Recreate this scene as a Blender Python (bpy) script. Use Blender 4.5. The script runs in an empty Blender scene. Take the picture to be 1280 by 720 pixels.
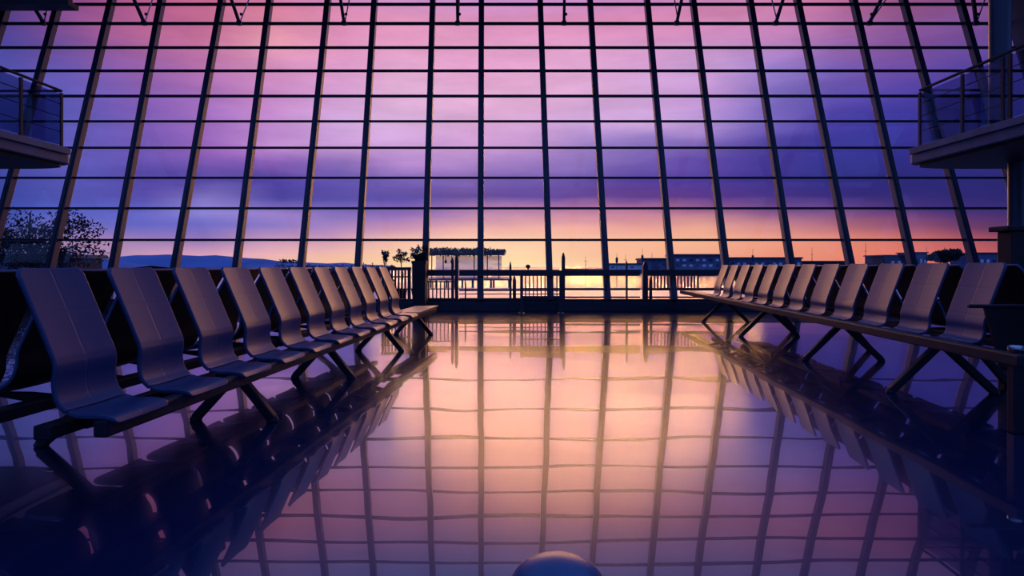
import bpy, bmesh, math, random
from mathutils import Vector, Matrix
random.seed(7)
PI = math.pi
scene = bpy.context.scene
COL = scene.collection
F = 850.0            # focal length in pixels of a 1280 wide frame
HOR = 333.0          # row of the horizon
EYE = 1.0
def PX(x, Y): return (x - 640.0) / F * Y          # photo column at a depth -> X
def PZ(y, Y): return EYE + (HOR - y) / F * Y      # photo row at a depth -> Z

# ------------------------------------------------------------------ camera
cam_d = bpy.data.cameras.new('camera'); cam = bpy.data.objects.new('camera', cam_d); COL.objects.link(cam)
cam.location = (0, 0, EYE); cam.rotation_euler = (PI / 2, 0, 0)
cam_d.sensor_width = 36.0; cam_d.lens = 36.0 * F / 1280.0
cam_d.shift_y = -(360.0 - HOR) / 1280.0
cam_d.clip_end = 6000; cam_d.clip_start = 0.05
scene.camera = cam
scene.view_settings.view_transform = 'Standard'
scene.view_settings.look = 'None'
scene.view_settings.exposure = 0.0
scene.view_settings.gamma = 1.0
scene.view_settings.use_curve_mapping = False

# ------------------------------------------------------------------ sky
def lin(c):
    o = []
    for v in c:
        v = v / 255.0
        o.append(v / 12.92 if v <= 0.04045 else ((v + 0.055) / 1.055) ** 2.4)
    return tuple(o) + (1.0,)
def soft(c, y):
    k = .10 * min(1, max(0, (sum(c) / 3 - 95) / 60)); c = [v * (1 - k) + 225 * k for v in c]
    return (c[0], c[1], c[2] + (10 if y > 260 else 0))
SKY_Y = [0, 45, 85, 120, 152, 178, 202, 225, 248, 266, 284, 300, 318, 333]
SKY = {
 0:    [(62,48,118),(74,66,148),(78,80,168),(74,82,168),(68,76,162),(64,72,158),(62,70,156),(58,68,152),(56,70,154),(60,76,158),(64,80,156),(82,84,150),(84,88,140),(60,75,120)],
 90:   [(128,66,128),(122,76,148),(100,82,172),(90,84,176),(88,82,172),(90,84,178),(92,86,182),(82,80,172),(76,80,172),(84,92,178),(110,104,176),(168,126,160),(140,116,160),(80,90,140)],
 180:  [(172,84,130),(170,88,140),(142,86,160),(120,84,170),(112,80,172),(108,82,176),(96,74,164),(80,66,156),(84,76,168),(96,94,180),(92,92,176),(152,116,160),(188,140,162),(90,96,145)],
 260:  [(188,92,132),(196,104,150),(176,102,164),(150,98,178),(146,92,178),(146,90,178),(118,78,166),(84,68,158),(120,106,184),(128,118,190),(104,98,178),(134,106,162),(212,150,166),(160,120,150)],
 340:  [(206,108,142),(226,146,168),(206,132,182),(190,124,192),(186,126,200),(186,128,200),(128,84,168),(74,62,152),(76,68,156),(146,116,182),(128,108,176),(190,138,162),(236,172,160),(236,180,140)],
 420:  [(214,122,160),(218,134,178),(216,146,196),(206,150,206),(204,156,214),(196,146,208),(138,102,178),(90,74,160),(84,74,158),(128,104,170),(156,118,168),(200,142,156),(240,180,146),(246,190,134)],
 500:  [(218,128,166),(220,142,184),(222,160,202),(222,170,212),(216,170,216),(206,158,212),(176,126,196),(112,88,168),(90,74,160),(136,98,162),(196,136,156),(240,178,146),(250,196,144),(250,204,140)],
 580:  [(216,128,168),(220,142,186),(224,154,200),(222,164,206),(214,160,204),(200,144,200),(160,116,186),(120,90,166),(104,78,154),(164,114,152),(236,166,144),(250,194,148),(252,206,152),(254,216,150)],
 650:  [(216,126,168),(220,142,188),(224,156,200),(220,162,204),(214,158,204),(196,144,200),(148,110,184),(108,82,162),(96,70,150),(176,116,144),(240,170,142),(252,198,144),(254,210,148),(255,220,150)],
 730:  [(216,124,166),(220,142,188),(220,158,204),(216,162,208),(196,152,208),(158,124,194),(130,100,178),(100,76,160),(98,68,146),(180,112,138),(238,162,134),(250,186,138),(248,188,134),(250,200,140)],
 800:  [(214,120,162),(212,136,186),(208,152,206),(204,156,212),(206,160,216),(140,112,186),(104,80,162),(82,60,146),(98,62,136),(176,106,128),(232,152,124),(246,176,124),(246,176,124),(248,186,126)],
 880:  [(208,118,160),(200,130,184),(192,144,204),(188,140,206),(186,144,212),(132,102,180),(90,66,154),(74,54,142),(88,56,132),(164,98,122),(232,156,120),(242,170,116),(240,160,112),(240,170,116)],
 960:  [(202,114,156),(186,118,178),(140,112,194),(116,98,186),(118,96,184),(84,68,156),(68,54,142),(60,48,130),(68,50,126),(124,78,122),(204,126,112),(234,148,106),(232,140,100),(230,140,100)],
 1040: [(176,96,142),(150,92,158),(112,86,174),(88,74,168),(72,60,156),(60,52,144),(52,48,134),(50,44,126),(56,44,120),(96,64,118),(176,102,104),(224,130,98),(226,128,90),(222,122,90)],
 1120: [(142,78,128),(128,78,146),(104,72,160),(78,64,160),(60,54,150),(54,50,142),(48,46,132),(46,42,122),(50,42,116),(74,52,112),(144,78,98),(210,108,84),(220,110,78),(216,104,78)],
 1200: [(126,74,130),(112,72,146),(88,68,156),(72,60,152),(58,52,144),(52,48,138),(48,46,130),(44,42,120),(46,40,112),(60,46,106),(112,62,94),(176,86,84),(200,94,78),(196,90,78)],
 1290: [(110,72,132),(96,68,142),(78,62,146),(64,56,142),(54,50,136),(48,46,128),(44,42,118),(42,40,110),(42,38,104),(54,42,98),(92,54,86),(150,72,80),(170,80,80),(166,76,80)],
}
world = bpy.data.worlds.new('dusk_sky'); scene.world = world; world.use_nodes = True
wn, wl = world.node_tree.nodes, world.node_tree.links
wn.clear()
def wmath(op, a, b=None, clamp=False):
    n = wn.new('ShaderNodeMath'); n.operation = op; n.use_clamp = clamp
    for i, v in enumerate((a, b)):
        if v is None: continue
        if isinstance(v, (int, float)): n.inputs[i].default_value = v
        else: wl.new(v, n.inputs[i])
    return n.outputs[0]
tc = wn.new('ShaderNodeTexCoord'); sp = wn.new('ShaderNodeSeparateXYZ'); wl.new(tc.outputs['Generated'], sp.inputs[0])
X_, Y_, Z_ = sp.outputs
hyp = wmath('SQRT', wmath('ADD', wmath('MULTIPLY', X_, X_), wmath('MULTIPLY', Y_, Y_)))
az0 = wmath('ARCTAN2', X_, Y_)
el0 = wmath('DIVIDE', Z_, wmath('MAXIMUM', hyp, 0.001))
cmb = wn.new('ShaderNodeCombineXYZ')
wl.new(wmath('MULTIPLY', az0, 3.2), cmb.inputs[0]); wl.new(wmath('MULTIPLY', el0, 15.0), cmb.inputs[1])
def wnoise(scale, detail, rough, off):
    n = wn.new('ShaderNodeTexNoise'); n.inputs['Scale'].default_value = scale
    n.inputs['Detail'].default_value = detail; n.inputs['Roughness'].default_value = rough
    m = wn.new('ShaderNodeVectorMath'); m.operation = 'ADD'; m.inputs[1].default_value = (off, off * .7, off * 1.3)
    wl.new(cmb.outputs[0], m.inputs[0]); wl.new(m.outputs[0], n.inputs['Vector'])
    return wmath('SUBTRACT', n.outputs['Fac'], 0.5)
n1 = wnoise(1.1, 5, .55, 3.1); n2 = wnoise(2.3, 6, .6, 9.4); n3 = wnoise(.9, 4, .5, 21.0)
damp = wmath('MULTIPLY', wmath('SUBTRACT', el0, 0.0), 9.0, True)
el = wmath('ADD', el0, wmath('MULTIPLY', wmath('MULTIPLY', n1, damp), 0.05))
az = wmath('ADD', az0, wmath('MULTIPLY', wmath('MULTIPLY', n3, damp), 0.09))
EL_MAX = 0.42
elf = wmath('DIVIDE', el, EL_MAX, True)
cols = sorted(SKY)
prev = None
for i, cx in enumerate(cols):
    a = math.atan((cx - 640) / F)
    r = wn.new('ShaderNodeValToRGB'); r.color_ramp.interpolation = 'LINEAR'
    st = sorted([((HOR - y) / F * math.cos(a) / EL_MAX, lin(c)) for y, c in zip(SKY_Y, [soft(c_, y_) for y_, c_ in zip(SKY_Y, SKY[cx])])])
    e = r.color_ramp.elements
    e[0].position = max(0, st[0][0]); e[0].color = st[0][1]
    e[1].position = min(1, st[-1][0]); e[1].color = st[-1][1]
    for p, c in st[1:-1]:
        k = e.new(p); k.color = c
    wl.new(elf, r.inputs[0])
    if prev is None:
        prev = r.outputs[0]; pa = a; continue
    mr = wn.new('ShaderNodeMapRange'); mr.interpolation_type = 'LINEAR'; mr.clamp = True
    mr.inputs['From Min'].default_value = pa; mr.inputs['From Max'].default_value = a
    wl.new(az, mr.inputs['Value'])
    mx = wn.new('ShaderNodeMix'); mx.data_type = 'RGBA'
    wl.new(mr.outputs[0], mx.inputs['Factor']); wl.new(prev, mx.inputs['A']); wl.new(r.outputs[0], mx.inputs['B'])
    prev = mx.outputs['Result']; pa = a
# the dusk behind and beside the hall: plain deep blue
BACK_SKY = (0.14, 0.27, 0.85, 1)
back = wn.new('ShaderNodeMapRange'); back.inputs['From Min'].default_value = 0.80; back.inputs['From Max'].default_value = 1.35
back.clamp = True
wl.new(wmath('ABSOLUTE', az0), back.inputs['Value'])
mxb = wn.new('ShaderNodeMix'); mxb.data_type = 'RGBA'
wl.new(back.outputs[0], mxb.inputs['Factor']); wl.new(prev, mxb.inputs['A']); mxb.inputs['B'].default_value = BACK_SKY
# overhead fades to the same deep blue
upm = wn.new('ShaderNodeMapRange'); upm.inputs['From Min'].default_value = 0.36; upm.inputs['From Max'].default_value = 0.47; upm.clamp = True
wl.new(el0, upm.inputs['Value'])
mxu = wn.new('ShaderNodeMix'); mxu.data_type = 'RGBA'
wl.new(upm.outputs[0], mxu.inputs['Factor']); wl.new(mxb.outputs['Result'], mxu.inputs['A']); mxu.inputs['B'].default_value = BACK_SKY
bri = wmath('ADD', 1.0, wmath('MULTIPLY', wmath('MULTIPLY', n2, damp), 0.55))
sc_ = wn.new('ShaderNodeVectorMath'); sc_.operation = 'SCALE'
wl.new(mxu.outputs['Result'], sc_.inputs[0]); wl.new(bri, sc_.inputs['Scale'])
bg = wn.new('ShaderNodeBackground'); wo = wn.new('ShaderNodeOutputWorld')
wl.new(sc_.outputs[0], bg.inputs[0]); bg.inputs[1].default_value = 1.10
wl.new(bg.outputs[0], wo.inputs[0])

# ------------------------------------------------------------------ low sunset glow
SUN_EL, SUN_STRENGTH, SUN_ANGLE = 3.5, 1.1, 32.0
sd = bpy.data.lights.new('sunset_sun', 'SUN'); sun = bpy.data.objects.new('sunset_sun', sd); COL.objects.link(sun)
sd.energy = SUN_STRENGTH; sd.color = (1.0, 0.42, 0.07); sd.angle = math.radians(SUN_ANGLE)
sun.rotation_euler = Vector((-0.074, -1.0, -math.tan(math.radians(SUN_EL)))).to_track_quat('-Z', 'Y').to_euler()
sun.location = (3, 40, 12)
sd.cycles.use_multiple_importance_sampling = False

# ------------------------------------------------------------------ materials
def mat(name, base, rough=.5, metal=0.0, spec=.5, coat=0.0, coat_rough=.03, noise=None, bump=None):
    m = bpy.data.materials.new(name); m.use_nodes = True
    n, l = m.node_tree.nodes, m.node_tree.links
    b = n['Principled BSDF']
    b.inputs['Base Color'].default_value = tuple(base) + (1,)
    b.inputs['Roughness'].default_value = rough; b.inputs['Metallic'].default_value = metal
    b.inputs['Specular IOR Level'].default_value = spec
    b.inputs['Coat Weight'].default_value = coat; b.inputs['Coat Roughness'].default_value = coat_rough
    t = n.new('ShaderNodeTexCoord')
    if noise:
        scale, amt = noise
        tx = n.new('ShaderNodeTexNoise'); tx.inputs['Scale'].default_value = scale; tx.inputs['Detail'].default_value = 4
        l.new(t.outputs['Object'], tx.inputs['Vector'])
        r = n.new('ShaderNodeValToRGB')
        r.color_ramp.elements[0].color = tuple(v * (1 - amt) for v in base) + (1,)
        r.color_ramp.elements[1].color = tuple(min(1, v * (1 + amt)) for v in base) + (1,)
        r.color_ramp.elements[0].position = .3; r.color_ramp.elements[1].position = .7
        l.new(tx.outputs['Fac'], r.inputs[0]); l.new(r.outputs[0], b.inputs['Base Color'])
    if bump:
        scale, dist = bump
        tx = n.new('ShaderNodeTexNoise'); tx.inputs['Scale'].default_value = scale; tx.inputs['Detail'].default_value = 3
        l.new(t.outputs['Object'], tx.inputs['Vector'])
        bp = n.new('ShaderNodeBump'); bp.inputs['Distance'].default_value = dist; bp.inputs['Strength'].default_value = 1
        l.new(tx.outputs['Fac'], bp.inputs['Height']); l.new(bp.outputs[0], b.inputs['Normal'])
    return m
M = {}
M['steel'] = mat('navy_painted_steel', (.016, .02, .048), .42, .3, .5, noise=(3, .2))
M['transom'] = mat('dark_transom_steel', (.01, .01, .022), .5, .2, .3, noise=(3, .2))
M['wall'] = mat('dark_plaster', (.03, .035, .07), .7, noise=(2, .2))
M['ceiling'] = mat('dark_ceiling', (.02, .022, .04), .7, noise=(2, .2))
M['black'] = mat('black_plastic', (.006, .006, .012), .55, 0, .25, noise=(8, .3))
M['frame'] = mat('dark_cast_metal', (.009, .010, .022), .5, .15, .2, noise=(8, .3))
M['rail'] = mat('dark_rail_metal', (.01, .012, .028), .45, .3, .4, noise=(8, .3))
M['concrete'] = mat('blue_grey_concrete', (.06, .075, .14), .55, 0, .5, noise=(2.5, .3), bump=(8, .002))
M['terrace'] = mat('terrace_paving', (.16, .19, .30), .35, 0, .6, noise=(.7, .25))
M['chrome'] = mat('brushed_metal', (.45, .45, .5), .25, 1, .5, noise=(20, .1))
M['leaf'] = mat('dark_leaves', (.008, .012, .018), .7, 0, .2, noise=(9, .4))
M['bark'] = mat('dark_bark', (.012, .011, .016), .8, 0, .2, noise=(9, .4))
M['hill'] = mat('hazed_far_hill', (.10, .15, .34), .9, 0, .1, noise=(.01, .2))  # blue of the distance haze is put into the base colour
M['city'] = mat('hazed_far_wall', (.05, .065, .15), .7, 0, .3, noise=(.3, .35))  # bluish haze over the far town mixed into the wall colour
M['citypale'] = mat('far_wall_pale', (.42, .42, .55), .7, 0, .3, noise=(.3, .2))
M['cityroof'] = mat('far_roof_dark', (.014, .017, .045), .7, 0, .3, noise=(.3, .3))
M['pavilion'] = mat('pale_pavilion_wall', (.75, .62, .66), .6, 0, .4, noise=(.9, .18))
cm = bpy.data.materials.new('pale_canvas'); cm.use_nodes = True; cm.node_tree.nodes.clear()
_o = cm.node_tree.nodes.new('ShaderNodeOutputMaterial'); _t = cm.node_tree.nodes.new('ShaderNodeBsdfTranslucent'); _d = cm.node_tree.nodes.new('ShaderNodeBsdfTransparent'); _m = cm.node_tree.nodes.new('ShaderNodeMixShader')
_n = cm.node_tree.nodes.new('ShaderNodeTexNoise'); _n.inputs['Scale'].default_value = 3.0; _n.inputs['Detail'].default_value = 5
_r = cm.node_tree.nodes.new('ShaderNodeMapRange'); _r.inputs['From Min'].default_value = .4; _r.inputs['From Max'].default_value = .6; _r.inputs['To Min'].default_value = .35; _r.inputs['To Max'].default_value = .7
cm.node_tree.links.new(_n.outputs['Fac'], _r.inputs['Value']); cm.node_tree.links.new(_r.outputs[0], _m.inputs[0])
_t.inputs[0].default_value = (.8, .78, .85, 1)
cm.node_tree.links.new(_d.outputs[0], _m.inputs[1]); cm.node_tree.links.new(_t.outputs[0], _m.inputs[2]); cm.node_tree.links.new(_m.outputs[0], _o.inputs[0])
M['canvas'] = cm
M['land'] = mat('far_land', (.03, .035, .06), .9, 0, .1, noise=(.05, .3))
M['dome'] = mat('dark_blue_dome', (.03, .07, .17), .35, 0, .5, noise=(6, .2))

def seat_material():
    m = mat('perforated_dark_steel', (.020, .038, .115), .34, .1, .24)
    n, l = m.node_tree.nodes, m.node_tree.links
    b = n['Principled BSDF']; uv = n.new('ShaderNodeTexCoord')
    br = n.new('ShaderNodeTexBrick'); br.offset = 0.0; br.inputs['Scale'].default_value = 1.0
    br.inputs['Mortar Size'].default_value = .02; br.inputs['Mortar Smooth'].default_value = .4
    br.inputs['Brick Width'].default_value = .5; br.inputs['Row Height'].default_value = .34
    l.new(uv.outputs['UV'], br.inputs['Vector'])
    bp = n.new('ShaderNodeBump'); bp.inputs['Strength'].default_value = .15; bp.inputs['Distance'].default_value = .004; bp.invert = True
    l.new(br.outputs['Fac'], bp.inputs['Height'])
    nz = n.new('ShaderNodeTexNoise'); nz.inputs['Scale'].default_value = 7; nz.inputs['Detail'].default_value = 3
    l.new(uv.outputs['Object'], nz.inputs['Vector'])
    mr = n.new('ShaderNodeMapRange'); mr.inputs['To Min'].default_value = .30; mr.inputs['To Max'].default_value = .38
    l.new(nz.outputs['Fac'], mr.inputs['Value']); l.new(mr.outputs[0], b.inputs['Roughness'])
    l.new(bp.outputs[0], b.inputs['Normal'])
    return m
M['seat'] = seat_material()

def glass_material(name, fac, tint):
    m = bpy.data.materials.new(name); m.use_nodes = True
    n, l = m.node_tree.nodes, m.node_tree.links; n.clear()
    o = n.new('ShaderNodeOutputMaterial'); mx = n.new('ShaderNodeMixShader')
    t = n.new('ShaderNodeBsdfTransparent'); t.inputs[0].default_value = tint
    g = n.new('ShaderNodeBsdfGlossy'); g.inputs['Roughness'].default_value = .02; g.inputs[0].default_value = (.8, .85, 1, 1)
    lw = n.new('ShaderNodeLayerWeight'); lw.inputs[0].default_value = .15
    nz = n.new('ShaderNodeTexNoise'); tc_ = n.new('ShaderNodeTexCoord'); nz.inputs['Scale'].default_value = 2.5
    l.new(tc_.outputs['Object'], nz.inputs['Vector'])
    mm = n.new('ShaderNodeMath'); mm.operation = 'MULTIPLY'; mm.inputs[1].default_value = fac
    m2 = n.new('ShaderNodeMath'); m2.operation = 'ADD'
    l.new(lw.outputs['Fresnel'], m2.inputs[0]); l.new(nz.outputs['Fac'], m2.inputs[1])
    l.new(m2.outputs[0], mm.inputs[0]); l.new(mm.outputs[0], mx.inputs[0])
    l.new(t.outputs[0], mx.inputs[1]); l.new(g.outputs[0], mx.inputs[2]); l.new(mx.outputs[0], o.inputs[0])
    return m
M['glass'] = glass_material('window_glass', .03, (.985, .985, .99, 1))
M['railglass'] = glass_material('balustrade_glass', .12, (.50, .54, .66, 1))

def floor_material():
    m = mat('polished_dark_floor', (.002, .011, .055), .16, 0, .40, coat=1.0, coat_rough=0.0)
    n, l = m.node_tree.nodes, m.node_tree.links
    b = n['Principled BSDF']; t = n.new('ShaderNodeTexCoord')
    b.inputs['IOR'].default_value = 1.5; b.inputs['Coat IOR'].default_value = 1.36
    mp = n.new('ShaderNodeMapping'); mp.inputs['Scale'].default_value = (1.0, 1.0, 1.0)
    l.new(t.outputs['Object'], mp.inputs[0])
    a = n.new('ShaderNodeTexNoise'); a.inputs['Scale'].default_value = 0.8; a.inputs['Detail'].default_value = 1.5
    l.new(mp.outputs[0], a.inputs['Vector'])
    bp = n.new('ShaderNodeBump'); bp.inputs['Distance'].default_value = .004; bp.inputs['Strength'].default_value = 1
    l.new(a.outputs['Fac'], bp.inputs['Height'])
    l.new(bp.outputs[0], b.inputs['Coat Normal'])
    return m
M['floor'] = floor_material()

def water_material():
    m = mat('harbour_water', (.10, .11, .17), .12, 0, .8)
    n, l = m.node_tree.nodes, m.node_tree.links
    b = n['Principled BSDF']; t = n.new('ShaderNodeTexCoord')
    mp = n.new('ShaderNodeMapping'); mp.inputs['Scale'].default_value = (.35, .12, 1)
    l.new(t.outputs['Object'], mp.inputs[0])
    a = n.new('ShaderNodeTexNoise'); a.inputs['Scale'].default_value = 1.0; a.inputs['Detail'].default_value = 5
    l.new(mp.outputs[0], a.inputs['Vector'])
    bp = n.new('ShaderNodeBump'); bp.inputs['Distance'].default_value = .35; bp.inputs['Strength'].default_value = .5
    l.new(a.outputs['Fac'], bp.inputs['Height']); l.new(bp.outputs[0], b.inputs['Normal'])
    return m
M['water'] = water_material()

# ------------------------------------------------------------------ helpers
def add_box(bm, c, s, rot=None):
    r = bmesh.ops.create_cube(bm, size=1.0)
    mt = Matrix.Translation(Vector(c))
    if rot is not None: mt = mt @ rot
    mt = mt @ Matrix.Diagonal((s[0], s[1], s[2], 1))
    bmesh.ops.transform(bm, matrix=mt, verts=r['verts'])
    return r['verts']
def add_span(bm, x0, x1, y0, y1, z0, z1):
    return add_box(bm, ((x0 + x1) / 2, (y0 + y1) / 2, (z0 + z1) / 2), (abs(x1 - x0), abs(y1 - y0), abs(z1 - z0)))
def add_bar(bm, p, q, w, d=None, up=(0, 1, 0)):
    """rectangular bar p->q, width w across, depth d along the direction nearest up"""
    p, q = Vector(p), Vector(q); z = (q - p); L = z.length; z.normalize()
    y = Vector(up) - z * z.dot(Vector(up)); y.normalize(); x = y.cross(z)
    rot = Matrix((x, y, z)).transposed().to_4x4()
    return add_box(bm, (p + q) / 2, (w, d or w, L), rot)
def add_tube(bm, pts, r, seg=8, r1=None):
    pts = [Vector(p) for p in pts]; rings = []
    for i, p in enumerate(pts):
        t = (pts[min(i + 1, len(pts) - 1)] - pts[max(i - 1, 0)]).normalized()
        a = Vector((0, 0, 1)) if abs(t.z) < .9 else Vector((1, 0, 0))
        u = t.cross(a).normalized(); v = t.cross(u)
        rr = r if r1 is None else r + (r1 - r) * i / (len(pts) - 1)
        rings.append([bm.verts.new(p + (u * math.cos(2 * PI * k / seg) + v * math.sin(2 * PI * k / seg)) * rr) for k in range(seg)])
    for a, b in zip(rings, rings[1:]):
        for k in range(seg):
            bm.faces.new((a[k], a[(k + 1) % seg], b[(k + 1) % seg], b[k]))
    bm.faces.new(rings[0]); bm.faces.new(list(reversed(rings[-1])))
def add_lathe(bm, prof, c, seg=24):
    rings = []
    for r, z in prof:
        rings.append([bm.verts.new((c[0] + r * math.cos(2 * PI * k / seg), c[1] + r * math.sin(2 * PI * k / seg), c[2] + z)) for k in range(seg)])
    for a, b in zip(rings, rings[1:]):
        for k in range(seg):
            bm.faces.new((a[k], a[(k + 1) % seg], b[(k + 1) % seg], b[k]))
    bm.faces.new(list(reversed(rings[0]))); bm.faces.new(rings[-1])
def add_prism(bm, poly, axis, a0, a1):
    """poly: 2D outline, extruded along axis from a0 to a1 ('x': poly=(y,z), 'y': (x,z), 'z': (x,y))"""
    def mk(p, a):
        if axis == 'x': return (a, p[0], p[1])
        if axis == 'y': return (p[0], a, p[1])
        return (p[0], p[1], a)
    A = [bm.verts.new(mk(p, a0)) for p in poly]; B = [bm.verts.new(mk(p, a1)) for p in poly]
    n = len(poly)
    for i in range(n): bm.faces.new((A[i], A[(i + 1) % n], B[(i + 1) % n], B[i]))
    bm.faces.new(list(reversed(A))); bm.faces.new(B)
def obj(name, bm, m, parent=None, smooth=False, bevel=0):
    bmesh.ops.recalc_face_normals(bm, faces=bm.faces)
    me = bpy.data.meshes.new(name); bm.to_mesh(me); bm.free()
    for mm in (m if isinstance(m, (list, tuple)) else [m]): me.materials.append(mm)
    if smooth:
        for p in me.polygons: p.use_smooth = True
    o = bpy.data.objects.new(name, me); COL.objects.link(o)
    if parent is not None: o.parent = parent
    if bevel:
        b = o.modifiers.new('bevel', 'BEVEL'); b.width = bevel; b.segments = 2; b.limit_method = 'ANGLE'
    return o
def B(): return bmesh.new()
def empty(name, loc, rz=0):
    o = bpy.data.objects.new(name, None); COL.objects.link(o); o.location = loc; o.rotation_euler = (0, 0, rz); return o
def tag(o, label, cat, group=None, kind=None):
    o['label'] = label; o['category'] = cat
    if group: o['group'] = group
    if kind: o['kind'] = kind
    return o
def struct(o, label=None):
    o['kind'] = 'structure'
    if label: o['label'] = label
    return o

# ================================================================== THE SETTING
D0, LEAN = 15.6, 0.000415
def wall_at(y):                    # photo row -> (depth, height) on the leaning glass
    yp = HOR - y; u = yp / (1 - LEAN * yp)
    return D0 * (1 + LEAN * u), EYE + u * D0 / F
def wall_z(z):                     # height -> depth on the leaning glass
    u = (z - EYE) * F / D0; return D0 * (1 + LEAN * u)
def PW(x, y):
    d, z = wall_at(y); return Vector((PX(x, d), d, z))
ZTOP, ZBOT = 8.75, 0.2
LX, RX = -15.5, 13.0

bm = B(); add_span(bm, LX - .3, RX + .3, -9, 15.75, -.25, 0); struct(obj('floor', bm, M['floor']))
bm = B(); YC = wall_z(ZTOP) + .4           # roof: a solid front strip, then beams; unseen glass added between to let blue light in
add_span(bm, LX - .3, RX + .3, 14, YC, ZTOP, ZTOP + .3)
for i in range(9): add_span(bm, LX - .3 + (RX - LX + .4) * i / 8, LX - .1 + (RX - LX + .4) * i / 8, -9, 14, ZTOP, ZTOP + .3)
for i in range(7): add_span(bm, LX - .3, RX + .3, -9 + 23 * i / 6 - .12, -9 + 23 * i / 6 + .12, ZTOP + .01, ZTOP + .29)
struct(obj('ceiling', bm, M['ceiling']))
bm = B(); add_span(bm, LX, RX, -9, 14, ZTOP + .14, ZTOP + .16); struct(obj('window_added_roof', bm, M['glass']), 'unseen glazed roof added between the beams for blue light')
# side walls, each with unseen high glazing added for blue light on the seats
def side_wall(name, x, xo):
    a, b = min(x, xo), max(x, xo)
    bm = B(); add_span(bm, a, b, -9, wall_z(0), 0, 1.0); add_span(bm, a, b, -9, wall_z(ZTOP), 7.6, ZTOP)
    add_prism(bm, [(12, 1.0), (wall_z(1), 1.0), (wall_z(7.6), 7.6), (12, 7.6)], 'x', a, b)
    for i in range(8): add_span(bm, a, b, -9 + 3 * i - .1, -9 + 3 * i + .1, 1.0, 7.6)
    struct(obj(name, bm, M['wall']))
    bm = B(); add_span(bm, (a + b) / 2 - .01, (a + b) / 2 + .01, -9, 12, 1.0, 7.6); struct(obj('window_added_left' if x < 0 else 'window_added_right', bm, M['glass']))
side_wall('wall_left', LX - .3, LX); side_wall('wall_right', RX, RX + .3)
# back wall: low parapet, deep header and a wide unseen opening shaped to let blue light in
bm = B()
add_span(bm, LX, RX, -9, -8.8, 0, .6); add_span(bm, LX, RX, -9, -8.8, 7.6, ZTOP)
for i in range(8):
    x = LX + (RX - LX) * i / 7; add_span(bm, x - .12, x + .12, -9, -8.8, .6, 7.6)
struct(obj('wall_back', bm, M['wall']))
bm = B(); add_span(bm, LX, RX, -8.92, -8.9, .6, 7.6); struct(obj('window_added_back', bm, M['glass']))
# curb under the glass
bm = B(); add_span(bm, LX, RX, 15.14, 15.6, 0, .20); struct(obj('trim_1', bm, M['rail'], bevel=.01), 'low dark curb under the glass wall')

# --- the great leaning window
win = empty('window_1', (0, wall_z(0), 0)); struct(win, 'tall leaning glass wall of the hall')
off = Vector((0, -wall_z(0), 0))
MUL = [(-240, -103), (-163, -45), (-86, 14), (-10, 77), (67, 142), (145, 204), (222, 279), (298, 338.5), (378.5, 411), (449, 469), (532.5, 541.5),
       (601, 602), (686, 675), (756, 737), (837, 808), (905, 865), (986, 936), (1060, 995), (1137, 1065), (1214, 1127), (1288, 1197), (1360, 1262)]
def mull_at(b, t, z):
    P0, P1 = PW(b, 325), PW(t, 0)
    k = (z - P0.z) / (P1.z - P0.z); p = P0 + (P1 - P0) * k
    return Vector((p.x, wall_z(z), z))
ends = []
nrm = Vector((0, -1, .353)).normalized()
for b, t in MUL:
    P, Q = mull_at(b, t, ZBOT), mull_at(b, t, ZTOP); ends.append((P, Q))
    bm = B()
    add_bar(bm, P + nrm * .06 + off, Q + nrm * .06 + off, .14, .19, up=(0, -1, 0))
    # slim flanges of the I-shaped mullion
    add_bar(bm, P + nrm * .165 + off, Q + nrm * .165 + off, .05, .03, up=(0, -1, 0))
    obj('mullion', bm, M['steel'], win, bevel=.008)
TR = [6, 30, 60, 89, 120.5, 152, 185, 222.5, 260.5, 300]
for i, y in enumerate(TR):
    d, z = wall_at(y); h = .06 if i < 2 else (.05 if i < 5 else .036)
    bm = B(); rot = Matrix.Rotation(-math.atan(.353), 4, 'X')
    add_box(bm, Vector((( LX + RX) / 2, d - .03, z)) + off, (RX - LX - .02, .06, h), rot)
    obj('transom', bm, M['transom'], win)
bm = B(); add_box(bm, Vector(((LX + RX) / 2, wall_z(ZTOP - .08), ZTOP - .08)) + off, (RX - LX - .02, .3, .14)); obj('transom', bm, M['transom'], win)
bm = B(); add_box(bm, Vector(((LX + RX) / 2, wall_z(.225) + .03, .225)) + off, (RX - LX - .02, .16, .08)); obj('transom', bm, M['transom'], win)
for (P, Q), (P2, Q2) in zip(ends, ends[1:]):
    bm = B(); o2 = off + Vector((0, .05, 0)); th = Vector((0, .016, 0))
    v = [bm.verts.new(p + o2) for p in (P, P2, Q2, Q)] + [bm.verts.new(p + o2 + th) for p in (P, P2, Q2, Q)]
    for f in ((0, 1, 2, 3), (7, 6, 5, 4), (0, 4, 5, 1), (1, 5, 6, 2), (2, 6, 7, 3), (3, 7, 4, 0)): bm.faces.new([v[i] for i in f])
    obj('glass_pane', bm, M['glass'], win)

# ================================================================== OUTDOORS
bm = B(); add_span(bm, -70, 70, 15.75, 30, -.3, -.02); struct(obj('ground', bm, M['terrace']), 'pale terrace outside the glass')
bm = B(); add_span(bm, -70, 70, 30, 31, -2.3, .02); struct(obj('ground_edge', bm, M['concrete']), 'quay edge')
bm = B()
gx, gy = 24, 24
vs = [[bm.verts.new((-2200 + 4400 * i / gx, 31 + 2900 * (j / gy) ** 2, -1.6)) for i in range(gx + 1)] for j in range(gy + 1)]
for j in range(gy):
    for i in range(gx): bm.faces.new((vs[j][i], vs[j][i + 1], vs[j + 1][i + 1], vs[j + 1][i]))
w = obj('harbour_water', bm, M['water']); tag(w, 'pale rippling harbour water beyond the terrace railings', 'water', kind='stuff')

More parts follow.
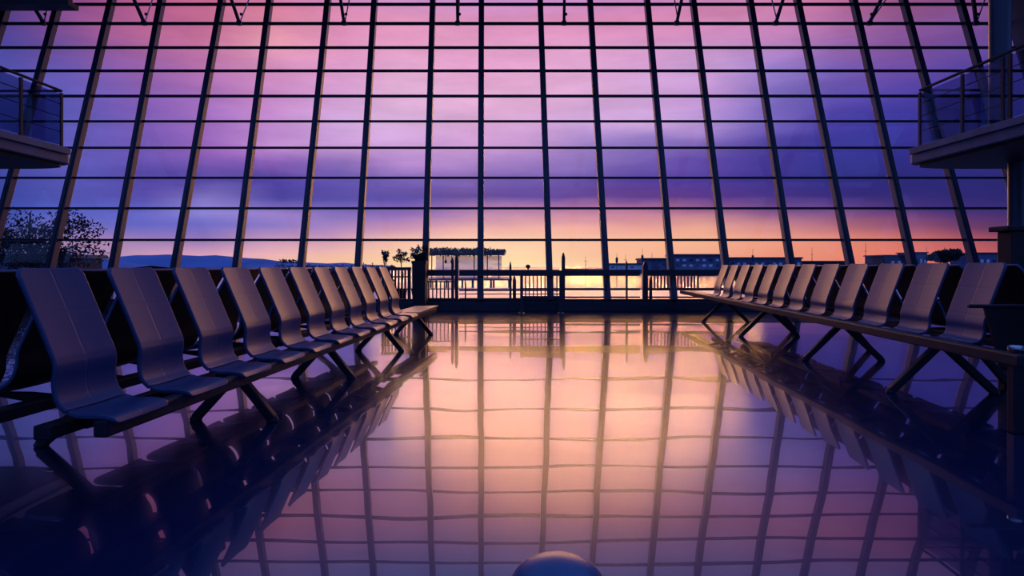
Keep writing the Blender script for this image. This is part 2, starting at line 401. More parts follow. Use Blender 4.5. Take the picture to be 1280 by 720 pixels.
# ---- far hills on the left
def ridge(name, x0, x1, Y, prof, m, label, depth=120, cat='hill'):
    bm = B(); n = len(prof); rows = []
    for k, (dy, f) in enumerate(((0, 0), (depth * .3, .6), (depth * .5, 1), (depth * .8, .5), (depth, 0))):
        row = []
        for i, y in enumerate(prof):
            x = x0 + (x1 - x0) * i / (n - 1)
            row.append(bm.verts.new((PX(x, Y) , Y + dy, -2 + (PZ(y, Y) + 2) * f)))
        rows.append(row)
    for a, b in zip(rows, rows[1:]):
        for i in range(n - 1): bm.faces.new((a[i], a[i + 1], b[i + 1], b[i]))
    o = obj(name, bm, m, smooth=True); tag(o, label, cat); return o
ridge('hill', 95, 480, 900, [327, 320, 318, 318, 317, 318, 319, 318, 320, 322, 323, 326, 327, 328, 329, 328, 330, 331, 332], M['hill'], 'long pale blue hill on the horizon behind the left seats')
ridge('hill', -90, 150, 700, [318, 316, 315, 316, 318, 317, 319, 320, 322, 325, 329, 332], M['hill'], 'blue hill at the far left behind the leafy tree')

# ---- far town on the right shore
bm = B(); add_span(bm, PX(745, 260), PX(1500, 260), 260, 420, -2.5, -.3); struct(obj('ground_shore', bm, M['land']), 'far shore')
def rng(x0, x1, y0, Y): return PX(x0, Y), PX(x1, Y), PZ(y0, Y)
def building(x0, x1, ytop, Y, mw, label, roof=1.0, depth=14, rows=1, pale=False, over=.6, step=None):
    a, b, z = rng(x0, x1, ytop, Y); t = empty('waterfront_building', ((a + b) / 2, Y + depth / 2, -.3)); tag(t, label, 'building', 'buildings on the far right shore')
    w_ = b - a; H = z + .3
    bm = B(); add_span(bm, -w_ / 2, w_ / 2, -depth / 2, depth / 2, 0, H - roof)
    if step: add_span(bm, -w_ / 2, -w_ / 2 + w_ * step, -depth / 2 - 2, -depth / 2, 0, H * .6)
    obj('wall', bm, mw, t)
    bm = B(); add_prism(bm, [(-w_ / 2 - over, H - roof), (w_ / 2 + over, H - roof), (w_ / 2 + over * .3, H), (-w_ / 2 - over * .3, H)], 'y', -depth / 2 - over, depth / 2 + over)
    obj('roof', bm, M['cityroof'], t)
    n = max(3, int(w_ / 2.4)); wh = (H - roof) / (rows * 2 + 1)
    for r in range(rows):
        for i in range(n):
            cx = -w_ / 2 + w_ * (i + .5) / n; zc = wh * (1.5 + 2 * r)
            bm = B(); add_box(bm, (cx, -depth / 2 - .04 , zc), (w_ / n * .5, .1, wh * .8)); obj('window', bm, M['citypale'] if (i + r) % 3 else M['cityroof'], t)
    return t
building(762, 802, 329, 280, M['citypale'], 'low pale quayside building left of the tall harbour masts', .7)
building(803, 841, 322.5, 300, M['city'], 'blue stepped building between the masts and the long roof', .8, rows=1, step=.5)
building(843, 909, 317.5, 270, M['city'], 'long dark blue flat-roofed building right of centre', .8, rows=2)
building(912, 1002, 321.5, 275, M['city'], 'long low building above the far end of the right seats', .6, rows=1)
building(1004, 1058, 326, 280, M['cityroof'], 'lowest dark building right of the long low one', .5)
building(1104, 1136, 318.5, 270, M['cityroof'], 'boxy dark building left of the round tree', .5)
building(1144, 1159, 315, 300, M['city'], 'narrow blue building touching the round tree', .5)
building(1216, 1300, 315.5, 270, M['city'], 'wide blue building behind the nearest right seat', .5)
def mast(x, ytop, Y, label, spread=.0, blob=False):
    a, _, z = rng(x, x, ytop, Y); t = empty('ship_mast', (a, Y, -1.6)); tag(t, label, 'mast', 'masts and spires in the harbour')
    s = Y / F
    H = z + 1.6
    bm = B(); add_tube(bm, [(0, 0, 0), (0, 0, H)], .55 * s, 6, .15 * s); obj('pole', bm, M['cityroof'], t)
    bm = B(); add_bar(bm, (-2 * s, 0, H * .72), (2 * s, 0, H * .72), .35 * s, .35 * s); obj('crosstree', bm, M['cityroof'], t)
    if blob:
        bm = B(); add_lathe(bm, [(.3 * s, 0), (1.5 * s, 1 * s), (1.5 * s, 6 * s), (.3 * s, 8 * s)], (0, 0, H * .5), 8); obj('lantern', bm, M['cityroof'], t)
    # hull that carries the mast
    bm = B(); L = 7 * s
    add_prism(bm, [(-L, 1.2 * s), (-L * .8, 0), (L * .8, 0), (L * 1.1, 1.4 * s)], 'y', -1.4 * s, 1.4 * s); obj('hull', bm, M['city'], t)
for k_, (x, y, b, lb) in enumerate(((732, 320, False, 'short slim mast just left of the low pale building'), (771, 316, True, 'mast with a lantern above the low pale building'),
                 (782, 318, False, 'thin mast between the lantern mast and the tallest mast'), (803, 310, True, 'tallest thick mast in the middle of the harbour'),
                 (815, 315, False, 'thin mast right of the tallest mast'), (941, 311, True, 'lone mast above the long low building'),
                 (1082, 303, False, 'tall thin mast left of the boxy dark building'), (1158, 308, True, 'mast close left of the round tree'),
                 (1015, 309, False, 'mast above the lowest dark building'), (705, 316, True, 'mast rising over the post right of the gate'))):
    mast(x, y, 232 + 9 * (k_ % 3), lb, blob=b)

# ---- foliage
def leaves(bm, centre, rad, n, size, flat=1.0):
    for _ in range(n):
        while True:
            v = Vector((random.uniform(-1, 1), random.uniform(-1, 1), random.uniform(-1, 1)))
            if v.length < 1: break
        p = Vector(centre) + Vector((v.x * rad[0], v.y * rad[1], v.z * rad[2]))
        s = size * random.uniform(.6, 1.3)
        a = Vector((random.gauss(0, 1), random.gauss(0, 1), random.gauss(0, 1) * flat)).normalized()
        b = a.orthogonal().normalized(); b = (Matrix.Rotation(random.uniform(0, 6.28), 3, a) @ b)
        c = a.cross(b)
        vs = [bm.verts.new(p + b * s), bm.verts.new(p + c * s * .45), bm.verts.new(p - b * s), bm.verts.new(p - c * s * .45)]
        bm.faces.new(vs)
def tree(name, base, H, crown, label, cat, n=900, leaf=.07, branches=26, trunk=.09, seed=1, group=None):
    random.seed(seed)
    t = empty(name, base); tag(t, label, cat, group)
    cz, rx, ry, rz = crown
    tb = B(); lb = B()
    add_tube(tb, [(0, 0, 0), (.05, 0, H * .35), (-.04, 0, H * .7), (0, 0, H * .95)], trunk, 7, trunk * .25)
    for k in range(branches):
        z0 = cz - rz * .8 + random.random() * rz * .9; a = random.uniform(0, 2 * PI); r = math.sqrt(random.uniform(.1, 1))
        e = Vector((math.cos(a) * rx * r, math.sin(a) * ry * r, cz + random.uniform(-.7, .9) * rz * (1 - .4 * r)))
        s = Vector((0, 0, max(.1, min(z0, H * .9))))
        md = (s + e) / 2 + Vector((0, 0, .12 * rz))
        add_tube(tb, [s, md, e], trunk * .28, 5, trunk * .06)
        m_ = n // branches
        leaves(lb, e, (rx * .3, ry * .3, rz * .24), int(m_ * .7), leaf); leaves(lb, md, (rx * .3, ry * .3, rz * .24), int(m_ * .3), leaf)
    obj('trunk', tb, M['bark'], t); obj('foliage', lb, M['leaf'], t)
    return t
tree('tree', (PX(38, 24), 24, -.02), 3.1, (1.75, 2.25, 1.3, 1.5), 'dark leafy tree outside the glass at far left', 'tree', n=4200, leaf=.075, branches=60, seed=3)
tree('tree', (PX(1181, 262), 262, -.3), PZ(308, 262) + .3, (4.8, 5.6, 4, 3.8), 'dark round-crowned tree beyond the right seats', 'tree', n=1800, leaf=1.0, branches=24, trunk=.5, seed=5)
# hedge along the terrace edge
random.seed(12)
bm = B()
for i in range(60):
    x = 345 + 145 * i / 59; leaves(bm, (PX(x, 27), 27, PZ(331, 27) - .15), (.12, .25, .16 + .06 * math.sin(i * 1.7)), 22, .05)
for i in range(7):
    leaves(bm, (PX(352 + i * 3.5, 27), 27, PZ(327, 27)), (.1, .2, .09), 24, .05)
for i in range(60):
    x = 345 + 145 * i / 59; leaves(bm, (PX(x, 27), 27, .42), (.13, .25, .45), 20, .07)
h = obj('hedge', bm, M['leaf']); tag(h, 'low clipped hedge outside behind the far left seats', 'hedge')
for k, (x, top, w_, lb) in enumerate(((481, 310, 4, 'slim potted shrub above the last left seats'), (502, 309, 9, 'bushy potted shrub left of the tall dark planter'), (521, 306, 8, 'leaning potted shrub directly behind the tall dark planter'))):
    Y = 21; zt = PZ(top, Y)
    t = tree('potted_shrub', (PX(x, Y), Y, .28), zt - .28, (zt - .28 - .28, w_ * Y / F, .2, .3), lb, 'shrub', n=260, leaf=.045, branches=12, trunk=.025, seed=20 + k, group='potted shrubs on the terrace')
    bm = B(); add_lathe(bm, [(.12, -.3), (.17, -.02), (.185, 0), (.185, .04), (.15, .04)], (0, 0, 0), 16); obj('pot', bm, M['black'], t)

# ---- pavilion with a leafy flat roof, on its own quay
Y = 56
bm = B(); add_span(bm, PX(520, Y), PX(640, Y), Y - 1, Y + 9, -.14, .0)
for i in range(6):
    for yy in (Y - .6, Y + 8): add_tube(bm, [(PX(524 + 22.5 * i, Y), yy, -1.9), (PX(524 + 22.5 * i, Y), yy, -.1)], .09, 8)
struct(obj('ground_pier', bm, M['concrete']), 'pier on piles')
px0, px1 = PX(536, Y), PX(626, Y)
pv = empty('garden_pavilion', ((px0 + px1) / 2, Y + 3, 0)); tag(pv, 'pale open pavilion with a flat leafy roof beyond the railing', 'pavilion')
cx = (px0 + px1) / 2; zr = PZ(318, Y); hw = (px1 - px0) / 2
bm = B(); add_span(bm, -hw, hw, 2.2, 2.22, 0, zr - .05); obj('rear_screen', bm, M['canvas'], pv)
bm = B(); add_span(bm, -hw - .2, hw + .25, -2.7, 2.7, zr, zr + .12); obj('roof_slab', bm, M['black'], pv)
random.seed(31); bm = B()
for i in range(46):
    x = -hw - .25 + (2 * hw + .5) * i / 45; hh = .30 if i < 38 else .16
    leaves(bm, (x, -2.2, zr + .2 + random.uniform(0, .1)), (.14, .5, hh * 1.15), 52, .10)
    leaves(bm, (x, .5, zr + .2 + random.uniform(0, .1)), (.14, 1.6, hh * 1.15), 26, .10)
obj('roof_foliage', bm, M['leaf'], pv)
for sx in (-.94, -.62, -.2, .25, .62, .94):
    bm = B(); add_tube(bm, [(sx * hw, -2.4, 0), (sx * hw, -2.4, zr)], .045, 8); obj('post', bm, M['frame'], pv)
bm = B()
for i in range(3):
    add_tube(bm, [(-hw * .55 + i * .5, -2.4, zr), (-hw * .55 + i * .5, -2.4, zr - .55)], .03, 6); add_lathe(bm, [(.02, 0), (.1, -.12), (.1, -.3), (.02, -.36)][::-1], (-hw * .55 + i * .5, -2.4, zr - .4), 10)
obj('hanging_lantern', bm, M['black'], pv)

# terrace wall with dark boards at far left outside
t = empty('garden_shed', (PX(30, 27), 27.5, -.02)); tag(t, 'low dark shed behind the leafy tree at far left', 'shed')
bm = B(); add_span(bm, -2.6, 1.9, -.5, 1.5, 0, 1.35); obj('wall', bm, M['cityroof'], t)
bm = B(); add_prism(bm, [(-2.8, 1.35), (2.1, 1.35), (2.0, 1.5), (-2.7, 1.5)], 'y', -.7, 1.7); obj('roof', bm, M['black'], t)
for i in range(4):
    bm = B(); add_span(bm, -2.2 + i * 1.0, -1.6 + i * 1.0, -.56, -.5, .5, 1.2); obj('window', bm, M['city'], t)

# ================================================================== INDOOR GUARD RAILS along the curb
RY = 15.3; CZ = .20
def rail_section(label, x0, x1, posts, balusters=(), rails=((341, .13),), bal_y=(345, 374), finials=(), Y=RY, base=CZ, brad=.016):
    X0, X1 = PX(x0, Y), PX(x1, Y); cx = (X0 + X1) / 2
    t = empty('guard_railing', (cx, Y, base)); tag(t, label, 'railing', 'guard railings along the curb')
    bm = B()
    for i, (y, h) in enumerate(rails):
        z = PZ(y, Y) - base; add_span(bm, X0 - cx, X1 - cx, -.03 if i == 0 else -.02, .03 if i == 0 else .02, z - h / 2, z + h / 2)
        obj('top_rail' if i == 0 else 'rail', bm, M['rail'], t); bm = B()
    bm.free()
    for x, top, w_ in posts:
        bm = B(); xx = PX(x, Y) - cx; zt = PZ(top, Y) - base
        add_prism(bm, [(xx - w_ / 2, 0), (xx + w_ / 2, 0), (xx + w_ / 2, zt - .1), (xx + w_ * .15, zt), (xx - w_ * .15, zt), (xx - w_ / 2, zt - .1)], 'y', -w_ / 2 - .035, w_ / 2 - .035)
        add_span(bm, xx - w_ * .8, xx + w_ * .8, -w_ * .8 - .03, w_ * .8 - .03, 0, .02)
        obj('post', bm, M['rail'], t)
    for x in balusters:
        bm = B(); xx = PX(x, Y) - cx; add_tube(bm, [(xx, 0, PZ(bal_y[1], Y) - base), (xx, 0, PZ(bal_y[0], Y) - base)], brad, 6); obj('baluster', bm, M['rail'], t)
    return t
rail_section('dark picket railing behind the end of the left seats', 476, 514, [(479, 334, .06), (512, 334, .06)],
             [482 + 4.1 * i for i in range(8)], ((336, .07), (346, .03), (376, .05)), (336, 377), brad=.022)
rail_section('picket railing between the tall dark planter and a pointed post', 533, 569, [(566, 322, .06), (571, 318, .075)],
             [536 + 4.9 * i for i in range(6)], ((341, .14), (352, .03), (373.5, .035)), (351, 374))
rail_section('open railing with thin bars left of the small gate', 574, 699, [(582, 349, .03), (638, 327, .05), (643, 345, .075)], [],
             ((341, .14), (363, .03), (367.5, .02), (373.5, .035)))
rail_section('open railing with paired bars right of the small gate', 702, 800, [(704, 316, .075), (757, 345, .05), (783, 326, .04)], [],
             ((341, .14), (361.5, .05), (371.5, .035)))
rail_section('dark railing beside the far end of the right seats', 806, 905, [(806, 327, .11), (813, 345, .06)], [818 + 4.2 * i for i in range(14)],
             ((341, .14), (361.5, .06), (371.5, .035)), (345, 361))
# small gate standing in front of the curb
GY = 14.2; gx0, gx1 = PX(652, GY), PX(701, GY); gc = (gx0 + gx1) / 2
g = empty('barrier_gate', (gc, GY, 0)); tag(g, 'small barred gate standing in front of the curb at centre', 'gate')
for y, h in ((342, .1), (361, .03), (371.5, .05)):
    z = PZ(y, GY); bm = B(); add_span(bm, gx0 - gc, gx1 - gc, -.02, .02, z - h / 2, z + h / 2); obj('rail', bm, M['rail'], g)
for i in range(9):
    x = gx0 + (gx1 - gx0) * (i + 1) / 10 - gc; bm = B(); add_tube(bm, [(x, 0, .12), (x, 0, PZ(342, GY))], .013, 6); obj('bar', bm, M['rail'], g)
for x in (gx0 - gc, gx1 - gc):
    bm = B(); add_span(bm, x - .03, x + .03, -.03, .03, 0, PZ(338, GY)); add_span(bm, x - .06, x + .06, -.22, .22, 0, .03); obj('post', bm, M['rail'], g)
# round-headed light fitting on the rail left of the gate
t = empty('rail_lamp', (PX(660, 15.33), 15.33, PZ(336.8, 15.33))); tag(t, 'small round-headed lamp on the rail above the gate', 'lamp')
bm = B(); add_tube(bm, [(0, 0, 0), (0, 0, .035)], .025, 8); obj('stem', bm, M['rail'], t)
bm = B(); add_lathe(bm, [(.01, .03), (.045, .045), (.055, .075), (.045, .105), (.01, .12)], (0, 0, -.01), 14); obj('head', bm, M['rail'], t, smooth=True)
# tall dark planter / bin in front of the left rail
PYY = 14.6; t = empty('tall_planter', (PX(524.5, PYY), PYY, 0)); tag(t, 'tall square dark planter standing past the left seats', 'planter')
hw = 8.3 * PYY / F; zt = PZ(326, PYY)
bm = B(); add_prism(bm, [(-hw * .92, 0), (hw * .92, 0), (hw, zt - .06), (hw * 1.1, zt - .06), (hw * 1.1, zt), (-hw * 1.1, zt), (-hw * 1.1, zt - .06), (-hw, zt - .06)], 'y', -hw, hw); obj('box', bm, M['black'], t)
random.seed(44); bm = B(); leaves(bm, (.02, 0, zt + .06), (hw * .95, hw * .9, .10), 150, .05); leaves(bm, (.09, 0, zt + .2), (.09, .08, .13), 60, .045)
for k in range(7): add_tube(bm, [(random.uniform(-.06, .06), 0, zt - .03), (random.uniform(-.12, .16), random.uniform(-.1, .1), zt + random.uniform(.08, .3))], .006, 4)
obj('foliage', bm, M['leaf'], t)

# ================================================================== WAITING BENCHES
YAW = -math.atan(.0646)
def smooth_profile(pts, n=6):
    out = []
    P = [Vector(p) for p in pts]; P = [P[0] * 2 - P[1]] + P + [P[-1] * 2 - P[-2]]
    for i in range(1, len(P) - 2):
        for k in range(n):
            t = k / n; a, b, c, d = P[i - 1], P[i], P[i + 1], P[i + 2]
            out.append(.5 * ((2 * b) + (c - a) * t + (2 * a - 5 * b + 4 * c - d) * t * t + (3 * b - a - 3 * c + d) * t ** 3))
    out.append(P[-2]); return out
def sheet(name, prof, width, corner, cw, dish=.006, thick=.02):
    """pressed steel sheet: profile (x,z) swept along y with rounded end corners; steel front, black back, steel rim"""
    ny = 10; bm = B(); uvl = bm.loops.layers.uv.new('UVMap'); fr, bk = [], []
    L = [0]
    for a, b in zip(prof, prof[1:]): L.append(L[-1] + (b - a).length)
    tot = L[-1]; uv = {}; N = len(prof)
    for i, (p, s) in enumerate(zip(prof, L)):
        w = width / 2; e = tot - s
        if corner[1] and e < corner[1]: w -= corner[1] - math.sqrt(max(0, corner[1] ** 2 - (corner[1] - e) ** 2))
        if corner[0] and s < corner[0]: w -= corner[0] - math.sqrt(max(0, corner[0] ** 2 - (corner[0] - s) ** 2))
        t = (prof[min(i + 1, N - 1)] - prof[max(i - 1, 0)]).normalized()
        n = Vector((t.y, -t.x)) if cw else Vector((-t.y, t.x))      # towards the back / underside
        for rows, off in ((fr, 0), (bk, thick)):
            row = []
            for j in range(ny + 1):
                d = off + dish * math.cos(PI * (j / ny - .5))
                v = bm.verts.new((p.x + n.x * d, w * (2 * j / ny - 1), p.y + n.y * d)); uv[v] = (j / ny, s / tot); row.append(v)
            rows.append(row)
    def face(vs, mi):
        f = bm.faces.new(vs); f.material_index = mi; f.smooth = True
        for lp in f.loops: lp[uvl].uv = uv[lp.vert]
    for i in range(N - 1):
        for j in range(ny):
            face((fr[i][j], fr[i][j + 1], fr[i + 1][j + 1], fr[i + 1][j]), 0)
            face((bk[i][j], bk[i + 1][j], bk[i + 1][j + 1], bk[i][j + 1]), 1)
        for j in (0, ny): face((fr[i][j], fr[i + 1][j], bk[i + 1][j], bk[i][j]), 0)
    for i in (0, N - 1):
        for j in range(ny): face((fr[i][j], fr[i][j + 1], bk[i][j + 1], bk[i][j]), 0)
    bmesh.ops.recalc_face_normals(bm, faces=bm.faces)
    for e in bm.edges:
        if len(e.link_faces) == 2 and e.calc_face_angle(0) > .8: e.smooth = False
    me = bpy.data.meshes.new(name); bm.to_mesh(me); bm.free()
    me.materials.append(M['black'] if name.startswith('rear') else M['seat']); me.materials.append(M['black'])  # back slot is black so gaps between seats look unlit
    return me
def sheet_obj(name, me, parent):
    o = bpy.data.objects.new(name, me); COL.objects.link(o); o.parent = parent
    bv = o.modifiers.new('bevel', 'BEVEL'); bv.width = .005; bv.segments = 2; bv.limit_method = 'ANGLE'; bv.angle_limit = .8
    return o
def bench(label, side, l0, s0, seat_prof, back_prof, width, starts, beam, legs, frontrail=None, plate=None, arms=(), posts=(), rear=False):
    """side +1: row lies to the right of the aisle. l is the distance from the aisle line, s along the row.
    local x = side*(l-l0), local y = s-s0"""
    ux, uy = math.sin(-YAW), math.cos(-YAW)
    base = Vector((ux * s0 + uy * side * l0, uy * s0 - ux * side * l0, 0))
    t = empty('waiting_bench', base, YAW); tag(t, label, 'bench', 'rows of waiting seats')
    lx = lambda l: side * (l - l0)
    sp_ = smooth_profile([(lx(l), h) for l, h in seat_prof], 5); bp_ = smooth_profile([(lx(l), h) for l, h in back_prof], 6)
    cw = (side > 0) != rear
    ms = sheet('seat', sp_, width, (.03, 0), cw); mb = sheet('backrest', bp_, width, (0, .025), cw)
    first = None
    for s in starts:                    # s: start of each seat along the row
        if first is None:
            so = sheet_obj('seat', ms, t); bo = sheet_obj('backrest', mb, so); first = (so, bo)
        else:
            so = first[0].copy(); bo = first[1].copy(); COL.objects.link(so); COL.objects.link(bo); so.parent = t; bo.parent = so
        so.location = (0, s + width / 2 - s0, 0)
    # bearer brackets under every seat
    bl, bh, b0, b1 = beam
    for s in starts:
        bm = B(); c = s + width / 2 - s0
        lf = seat_prof[0][0]; lb = seat_prof[-1][0]
        z = seat_prof[1][1]
        pts = [(lx(lf) , z - .03), (lx(lb), z - .03), (lx(bl) , bh + .02), (lx(bl) - side * .04 * (-1 if rear else 1), bh - .03)]
        add_prism(bm, pts, 'y', c - .02, c + .02); obj('bracket', bm, M['frame'], t)
    bm = B(); add_box(bm, (lx(bl), (b0 + b1) / 2 - s0, bh), (.075, b1 - b0, .06)); obj('beam', bm, M['frame'], t, bevel=.008)
    if frontrail:
        fl, fh, f0, f1, fr = frontrail
        bm = B(); add_box(bm, (lx(fl), (f0 + f1) / 2 - s0, fh), (fr * 1.4, f1 - f0, fr * 1.6)); obj('front_rail', bm, M['frame'], t, bevel=.012)
    for s, lfoot, rfoot, apex in legs:
        la, ha = apex; y = s - s0
        bm = B()
        add_bar(bm, (lx(la), y, ha), (lx(lfoot), y, .02), .058, .06, up=(0, 1, 0))
        if rfoot: add_bar(bm, (lx(la), y, ha), (lx(rfoot), y, .02), .058, .06, up=(0, 1, 0))
        add_box(bm, (lx(la), y, ha + .02), (.13, .07, .09))
        obj('leg', bm, M['frame'], t, bevel=.008)
        for f in (lfoot, rfoot):
            if not f: continue
            bm = B(); add_lathe(bm, [(.035, 0), (.04, .01), (.03, .03), (.02, .04)], (lx(f), y, 0), 12); obj('foot', bm, M['frame'], t)
    if plate:
        p0, p1, q0, q1, z = plate
        bm = B(); add_prism(bm, [(lx(p0), q0 - s0), (lx(p1), q0 - s0), (lx(p1), q1 - .12 - s0), (lx(p0) + (lx(p1) - lx(p0)) * .35, q1 - s0), (lx(p0), q1 - s0)], 'z', z - .02, z)
        obj('table_plate', bm, M['seat'], t, bevel=.006)
    for s, a0, a1, h in arms:
        y = s - s0; bm = B()
        add_box(bm, ((lx(a0) + lx(a1)) / 2, y, h), (abs(a1 - a0), .045, .025)); obj('armrest', bm, M['frame'], t, bevel=.01)
        bm = B(); add_prism(bm, [(lx(a0) + (lx(a1) - lx(a0)) * .25, h - .01), (lx(a1), h - .01), (lx(a1), seat_prof[0][1]), (lx(a0) + (lx(a1) - lx(a0)) * .45, seat_prof[0][1] - .02)], 'y', y - .012, y + .012)
        obj('arm_panel', bm, M['black'], t)
    for s, l, h in posts:
        y = s - s0; bm = B(); add_box(bm, (lx(l), y, h / 2), (.07, .07, h)); obj('end_post', bm, M['frame'], t, bevel=.008)
        bm = B(); add_lathe(bm, [(.045, 0), (.047, .008), (.047, .018), (.03, .028)], (lx(l), y, h), 16); obj('cap', bm, M['chrome'], t)
    return t
# left of the aisle
LP, LW = .5663, .385
lf_starts = [3.014 - LW + LP * k for k in range(11)]
bench('row of dark steel seats left of the aisle, facing it', -1, 2.05, 3.0,
      [(1.765, .365), (1.785, .392), (1.84, .402), (1.92, .402), (1.975, .415)],
      [(1.975, .415), (2.012, .455), (2.025, .52), (2.02, .60), (2.055, .69), (2.12, .84), (2.19, .997)],
      LW, lf_starts, (2.06, .33, 2.6, 10.1), [(4.27, 1.82, 2.33, (2.06, .31)), (5.95, 1.82, 2.33, (2.06, .31)), (7.9, 1.82, 2.33, (2.06, .31)), (9.8, 1.82, 2.33, (2.06, .31))],
      frontrail=(1.83, .345, 2.62, 10.2, .045), plate=(1.79, 2.12, 8.72, 10.25, .405), arms=[])
lr_starts = [1.9 + LP * k for k in range(13)]
bench('black-backed row of seats behind the left row, facing away', -1, 2.55, 3.0,
      [(2.96, .365), (2.94, .392), (2.86, .402), (2.76, .402), (2.66, .415)],
      [(2.66, .415), (2.58, .455), (2.54, .52), (2.53, .60), (2.49, .69), (2.42, .84), (2.33, .992)],
      .50, lr_starts, (2.5, .33, 1.7, 9.3), [(3.6, 2.85, None, (2.5, .31)), (5.95, 2.85, None, (2.5, .31)), (7.9, 2.85, None, (2.5, .31))], rear=True)
# right of the aisle
RP, RW = .6877, .455
rf_starts = [5.356 - RW + RP * k for k in range(12)]
RL = (3.02, .40)
bench('row of blue-grey seats right of the aisle, facing it', 1, 2.95, 5.0,
      [(2.715, .445), (2.735, .475), (2.79, .478), (2.86, .468), (2.90, .475)],
      [(2.90, .475), (2.935, .50), (2.95, .55), (2.95, .61), (2.985, .72), (3.04, .87), (3.10, 1.03)],
      RW, rf_starts, (3.02, .40, 4.7, 13.3), [(5.55, 2.64, 3.42, RL), (7.4, 2.64, 3.42, RL), (9.9, 2.64, 3.42, RL), (12.4, 2.64, 3.42, RL)],
      frontrail=(2.725, .445, 4.15, 15.0, .047), plate=(2.72, 3.0, 12.98, 14.95, .478), arms=[(4.72, 2.74, 3.15, .735)], posts=[(4.27, 2.76, .50)])
rr_starts = [3.6 + RP * k for k in range(14)]
bench('black-backed row of seats behind the right row, facing away', 1, 3.5, 5.0,
      [(3.92, .43), (3.90, .455), (3.82, .462), (3.70, .462), (3.60, .47)],
      [(3.60, .47), (3.53, .50), (3.50, .55), (3.48, .61), (3.42, .72), (3.34, .87), (3.24, 1.02)],
      .62, rr_starts, (3.45, .40, 3.5, 13.2), [(5.9, 3.75, None, (3.45, .38)), (8.4, 3.75, None, (3.45, .38)), (11.0, 3.75, None, (3.45, .38))], rear=True)

# ================================================================== BALCONIES
def balcony(label, side, xe, y_far, y_near, wall_x, ztop, posts):
    t = empty('balcony', (side * xe, y_far, ztop - .3)); tag(t, label, 'balcony', 'balconies projecting into the hall')
    w = abs(wall_x) - xe
    # tapered slab: deep fascia, wedge-shaped free end
    bm = B(); n = 14; out = []
    for k in range(n + 1):            # rounded far corner
        a = PI / 2 * k / n; out.append((.9 - .9 * math.cos(a) , -.35 + .35 * math.sin(a)))
    poly = [(0, y_near - y_far)] + out + [(w, 0), (w, y_near - y_far)]
    poly = [(side * a, b) for a, b in poly]
    add_prism(bm, poly, 'z', .02, .3); obj('slab', bm, M['concrete'], t, bevel=.02)
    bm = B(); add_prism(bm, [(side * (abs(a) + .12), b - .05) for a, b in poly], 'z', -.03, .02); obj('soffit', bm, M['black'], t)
    # edge lip
    bm = B(); add_bar(bm, (side * -.03, -.35, .25), (side * -.03, y_near - y_far, .25), .06, .12, up=(0, 0, 1)); obj('fascia_lip', bm, M['concrete'], t, bevel=.01)
    for i, py in enumerate(posts):
        bm = B(); add_box(bm, (side * .12, py - y_far, .3 + .52), (.035, .06, 1.06)); add_box(bm, (side * .12, py - y_far, .32), (.1, .12, .03)); obj('post', bm, M['frame'], t)
    ys = posts
    for a, b in zip(ys, ys[1:]):
        bm = B(); add_box(bm, (side * .12, (a + b) / 2 - y_far, .3 + .55), (.014, abs(a - b) - .08, .95)); obj('glass_panel', bm, M['railglass'], t)
    bm = B(); add_tube(bm, [(side * .12, ys[0] - y_far, 1.39), (side * .12, ys[-1] - y_far, 1.39)], .025, 10); obj('handrail', bm, M['frame'], t)
    for z in (.62, .9, 1.14):
        bm = B(); add_tube(bm, [(side * .12, ys[0] - y_far, z), (side * .12, ys[-1] - y_far, z)], .008, 6); obj('mid_rail', bm, M['frame'], t)
    # end panel of the balustrade, turning back towards the wall
    bm = B(); add_box(bm, (side * (.12 + .75), ys[0] - y_far, .85), (1.4, .014, .95)); obj('glass_panel', bm, M['railglass'], t)
    bm = B(); add_tube(bm, [(side * .12, ys[0] - y_far, 1.39), (side * 1.6, ys[0] - y_far, 1.39)], .025, 10); obj('handrail', bm, M['frame'], t)
    bm = B(); add_box(bm, (side * 1.6, ys[0] - y_far, .82), (.06, .035, 1.1)); obj('post', bm, M['frame'], t)
    return t
balcony('glass-railed balcony at the right under the round column', 1, 7.5, 13.1, 2.0, RX, 3.2, [12.7, 11.5, 10.55, 10.4, 9.1, 7.8, 6.5, 5.2, 3.9, 2.6])
balcony('glass-railed balcony at the left edge', -1, 8.33, 13.1, 2.0, LX, 3.2, [12.75, 11.7, 10.5, 9.3, 8.1, 6.9, 5.7, 4.5, 3.3, 2.4])
# the round columns on and under the right balcony
t = struct(empty('column', (PX(1250, 12), 12.0, 3.2)), 'round steel column standing on the right balcony')
bm = B(); add_lathe(bm, [(.24, 0), (.24, .04), (.18, .06), (.17, .1), (.17, ZTOP - 3.2 - .03)], (0, 0, 0), 28); obj('shaft', bm, M['steel'], t, smooth=False)
t = struct(empty('column', (PX(1270, 12.2), 12.2, 0)), 'round column under the right balcony')
bm = B(); add_lathe(bm, [(.2, 0), (.2, .04), (.13, .06), (.125, .1), (.125, 2.87)], (0, 0, 0), 28); obj('shaft', bm, M['steel'], t)

# roof girder in the top left corner
t = empty('roof_girder', (PX(-60, 16.5), 16.5, PZ(3, 16.5))); tag(t, 'dark roof girder across the top left corner', 'girder')
bm = B(); add_span(bm, -4.0, 2.85, -.12, .12, -.02, .9); obj('web', bm, M['transom'], t)
bm = B(); add_span(bm, -4.0, 2.95, -.2, .2, -.13, -.02); obj('flange', bm, M['transom'], t)

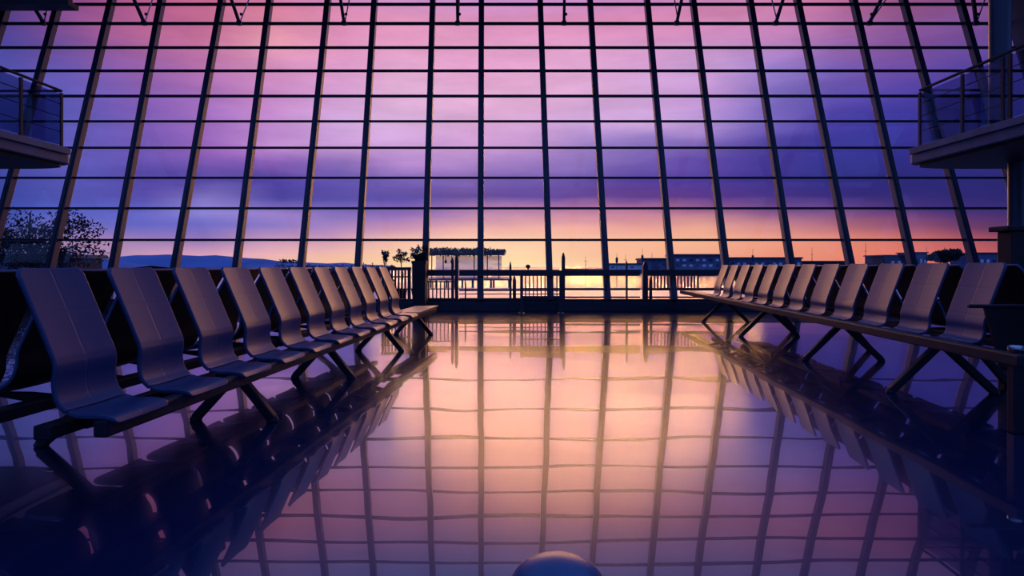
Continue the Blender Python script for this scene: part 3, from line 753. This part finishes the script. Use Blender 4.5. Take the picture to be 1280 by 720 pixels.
# ---- hanging braces in front of the second transom
def brace(xt, xa, xb, label):
    d = 17.35
    tip = Vector((PX(xt, d), d, PZ(29, d))); t = empty('roof_brace', tip); tag(t, label, 'brace', 'hanging roof braces along the top of the glass')
    zt = ZTOP - tip.z
    k = zt / (PZ(0, d) - tip.z)
    A = Vector(((PX(xa, d) - tip.x) * k, -.35, zt)); Bp = Vector(((PX(xb, d) - tip.x) * k, .15, zt))
    bm = B(); add_bar(bm, (0, 0, .02), A, .07, .07); obj('strut', bm, M['frame'], t)
    bm = B(); add_tube(bm, [(.03, 0, .05), Bp], .016, 6); obj('rod', bm, M['chrome'], t)
    bm = B(); add_box(bm, (0, 0, .0), (.12, .08, .1)); add_lathe(bm, [(.03, 0), (.04, .03), (.03, .06)], (.05, 0, .2), 8); obj('clevis', bm, M['frame'], t)
names = ['first', 'second', 'third', 'fourth', 'fifth', 'sixth', 'seventh', 'eighth', 'ninth', 'tenth']
for i, (xt, xa, xb) in enumerate([(54, 40, 58), (180, 170, 188), (299, 291, 309), (430, 427, 435), (572, 572, 573), (705, 705, 704), (846, 851, 843), (970, 977, 965), (1087, 1099, 1108), (1220, 1212, 1232)]):
    brace(xt, xa, xb, 'slim steel brace hanging at the top of the glass, %s from the left' % names[i])

# ================================================================== SMALL THINGS
# dark counter with an overhanging top at the right edge
CYY = 6.6; t = empty('service_counter', (PX(1275, CYY), CYY, 0)); tag(t, 'tall black counter with an overhanging top at the right edge', 'counter')
zt = PZ(283, CYY); hw = 30 * CYY / F
bm = B(); add_span(bm, -hw + .08, hw + .35, -.1, .1, 0, zt - .05); obj('body', bm, M['black'], t, bevel=.01)
bm = B(); add_span(bm, -hw + .02, hw + .4, -.14, .14, zt - .05, zt); obj('top', bm, M['black'], t, bevel=.01)
# low dome on the floor at the bottom edge
t = empty('floor_dome', (PX(697, 2.1), 2.1, 0)); tag(t, 'low rounded blue dome on the floor at the bottom edge', 'dome')
bm = B(); R_ = .15
prof = [(R_ * math.cos(PI / 2 * k / 12) + (.002 if k == 12 else 0), 0.10 * math.sin(PI / 2 * k / 12)) for k in range(13)]
add_lathe(bm, prof, (0, 0, .004), 40); obj('shell', bm, M['dome'], t, smooth=True)
bm = B(); add_lathe(bm, [(R_ + .008, 0), (R_ + .012, .006), (R_ + .004, .014)], (0, 0, 0), 40); obj('rim', bm, M['chrome'], t, smooth=True)
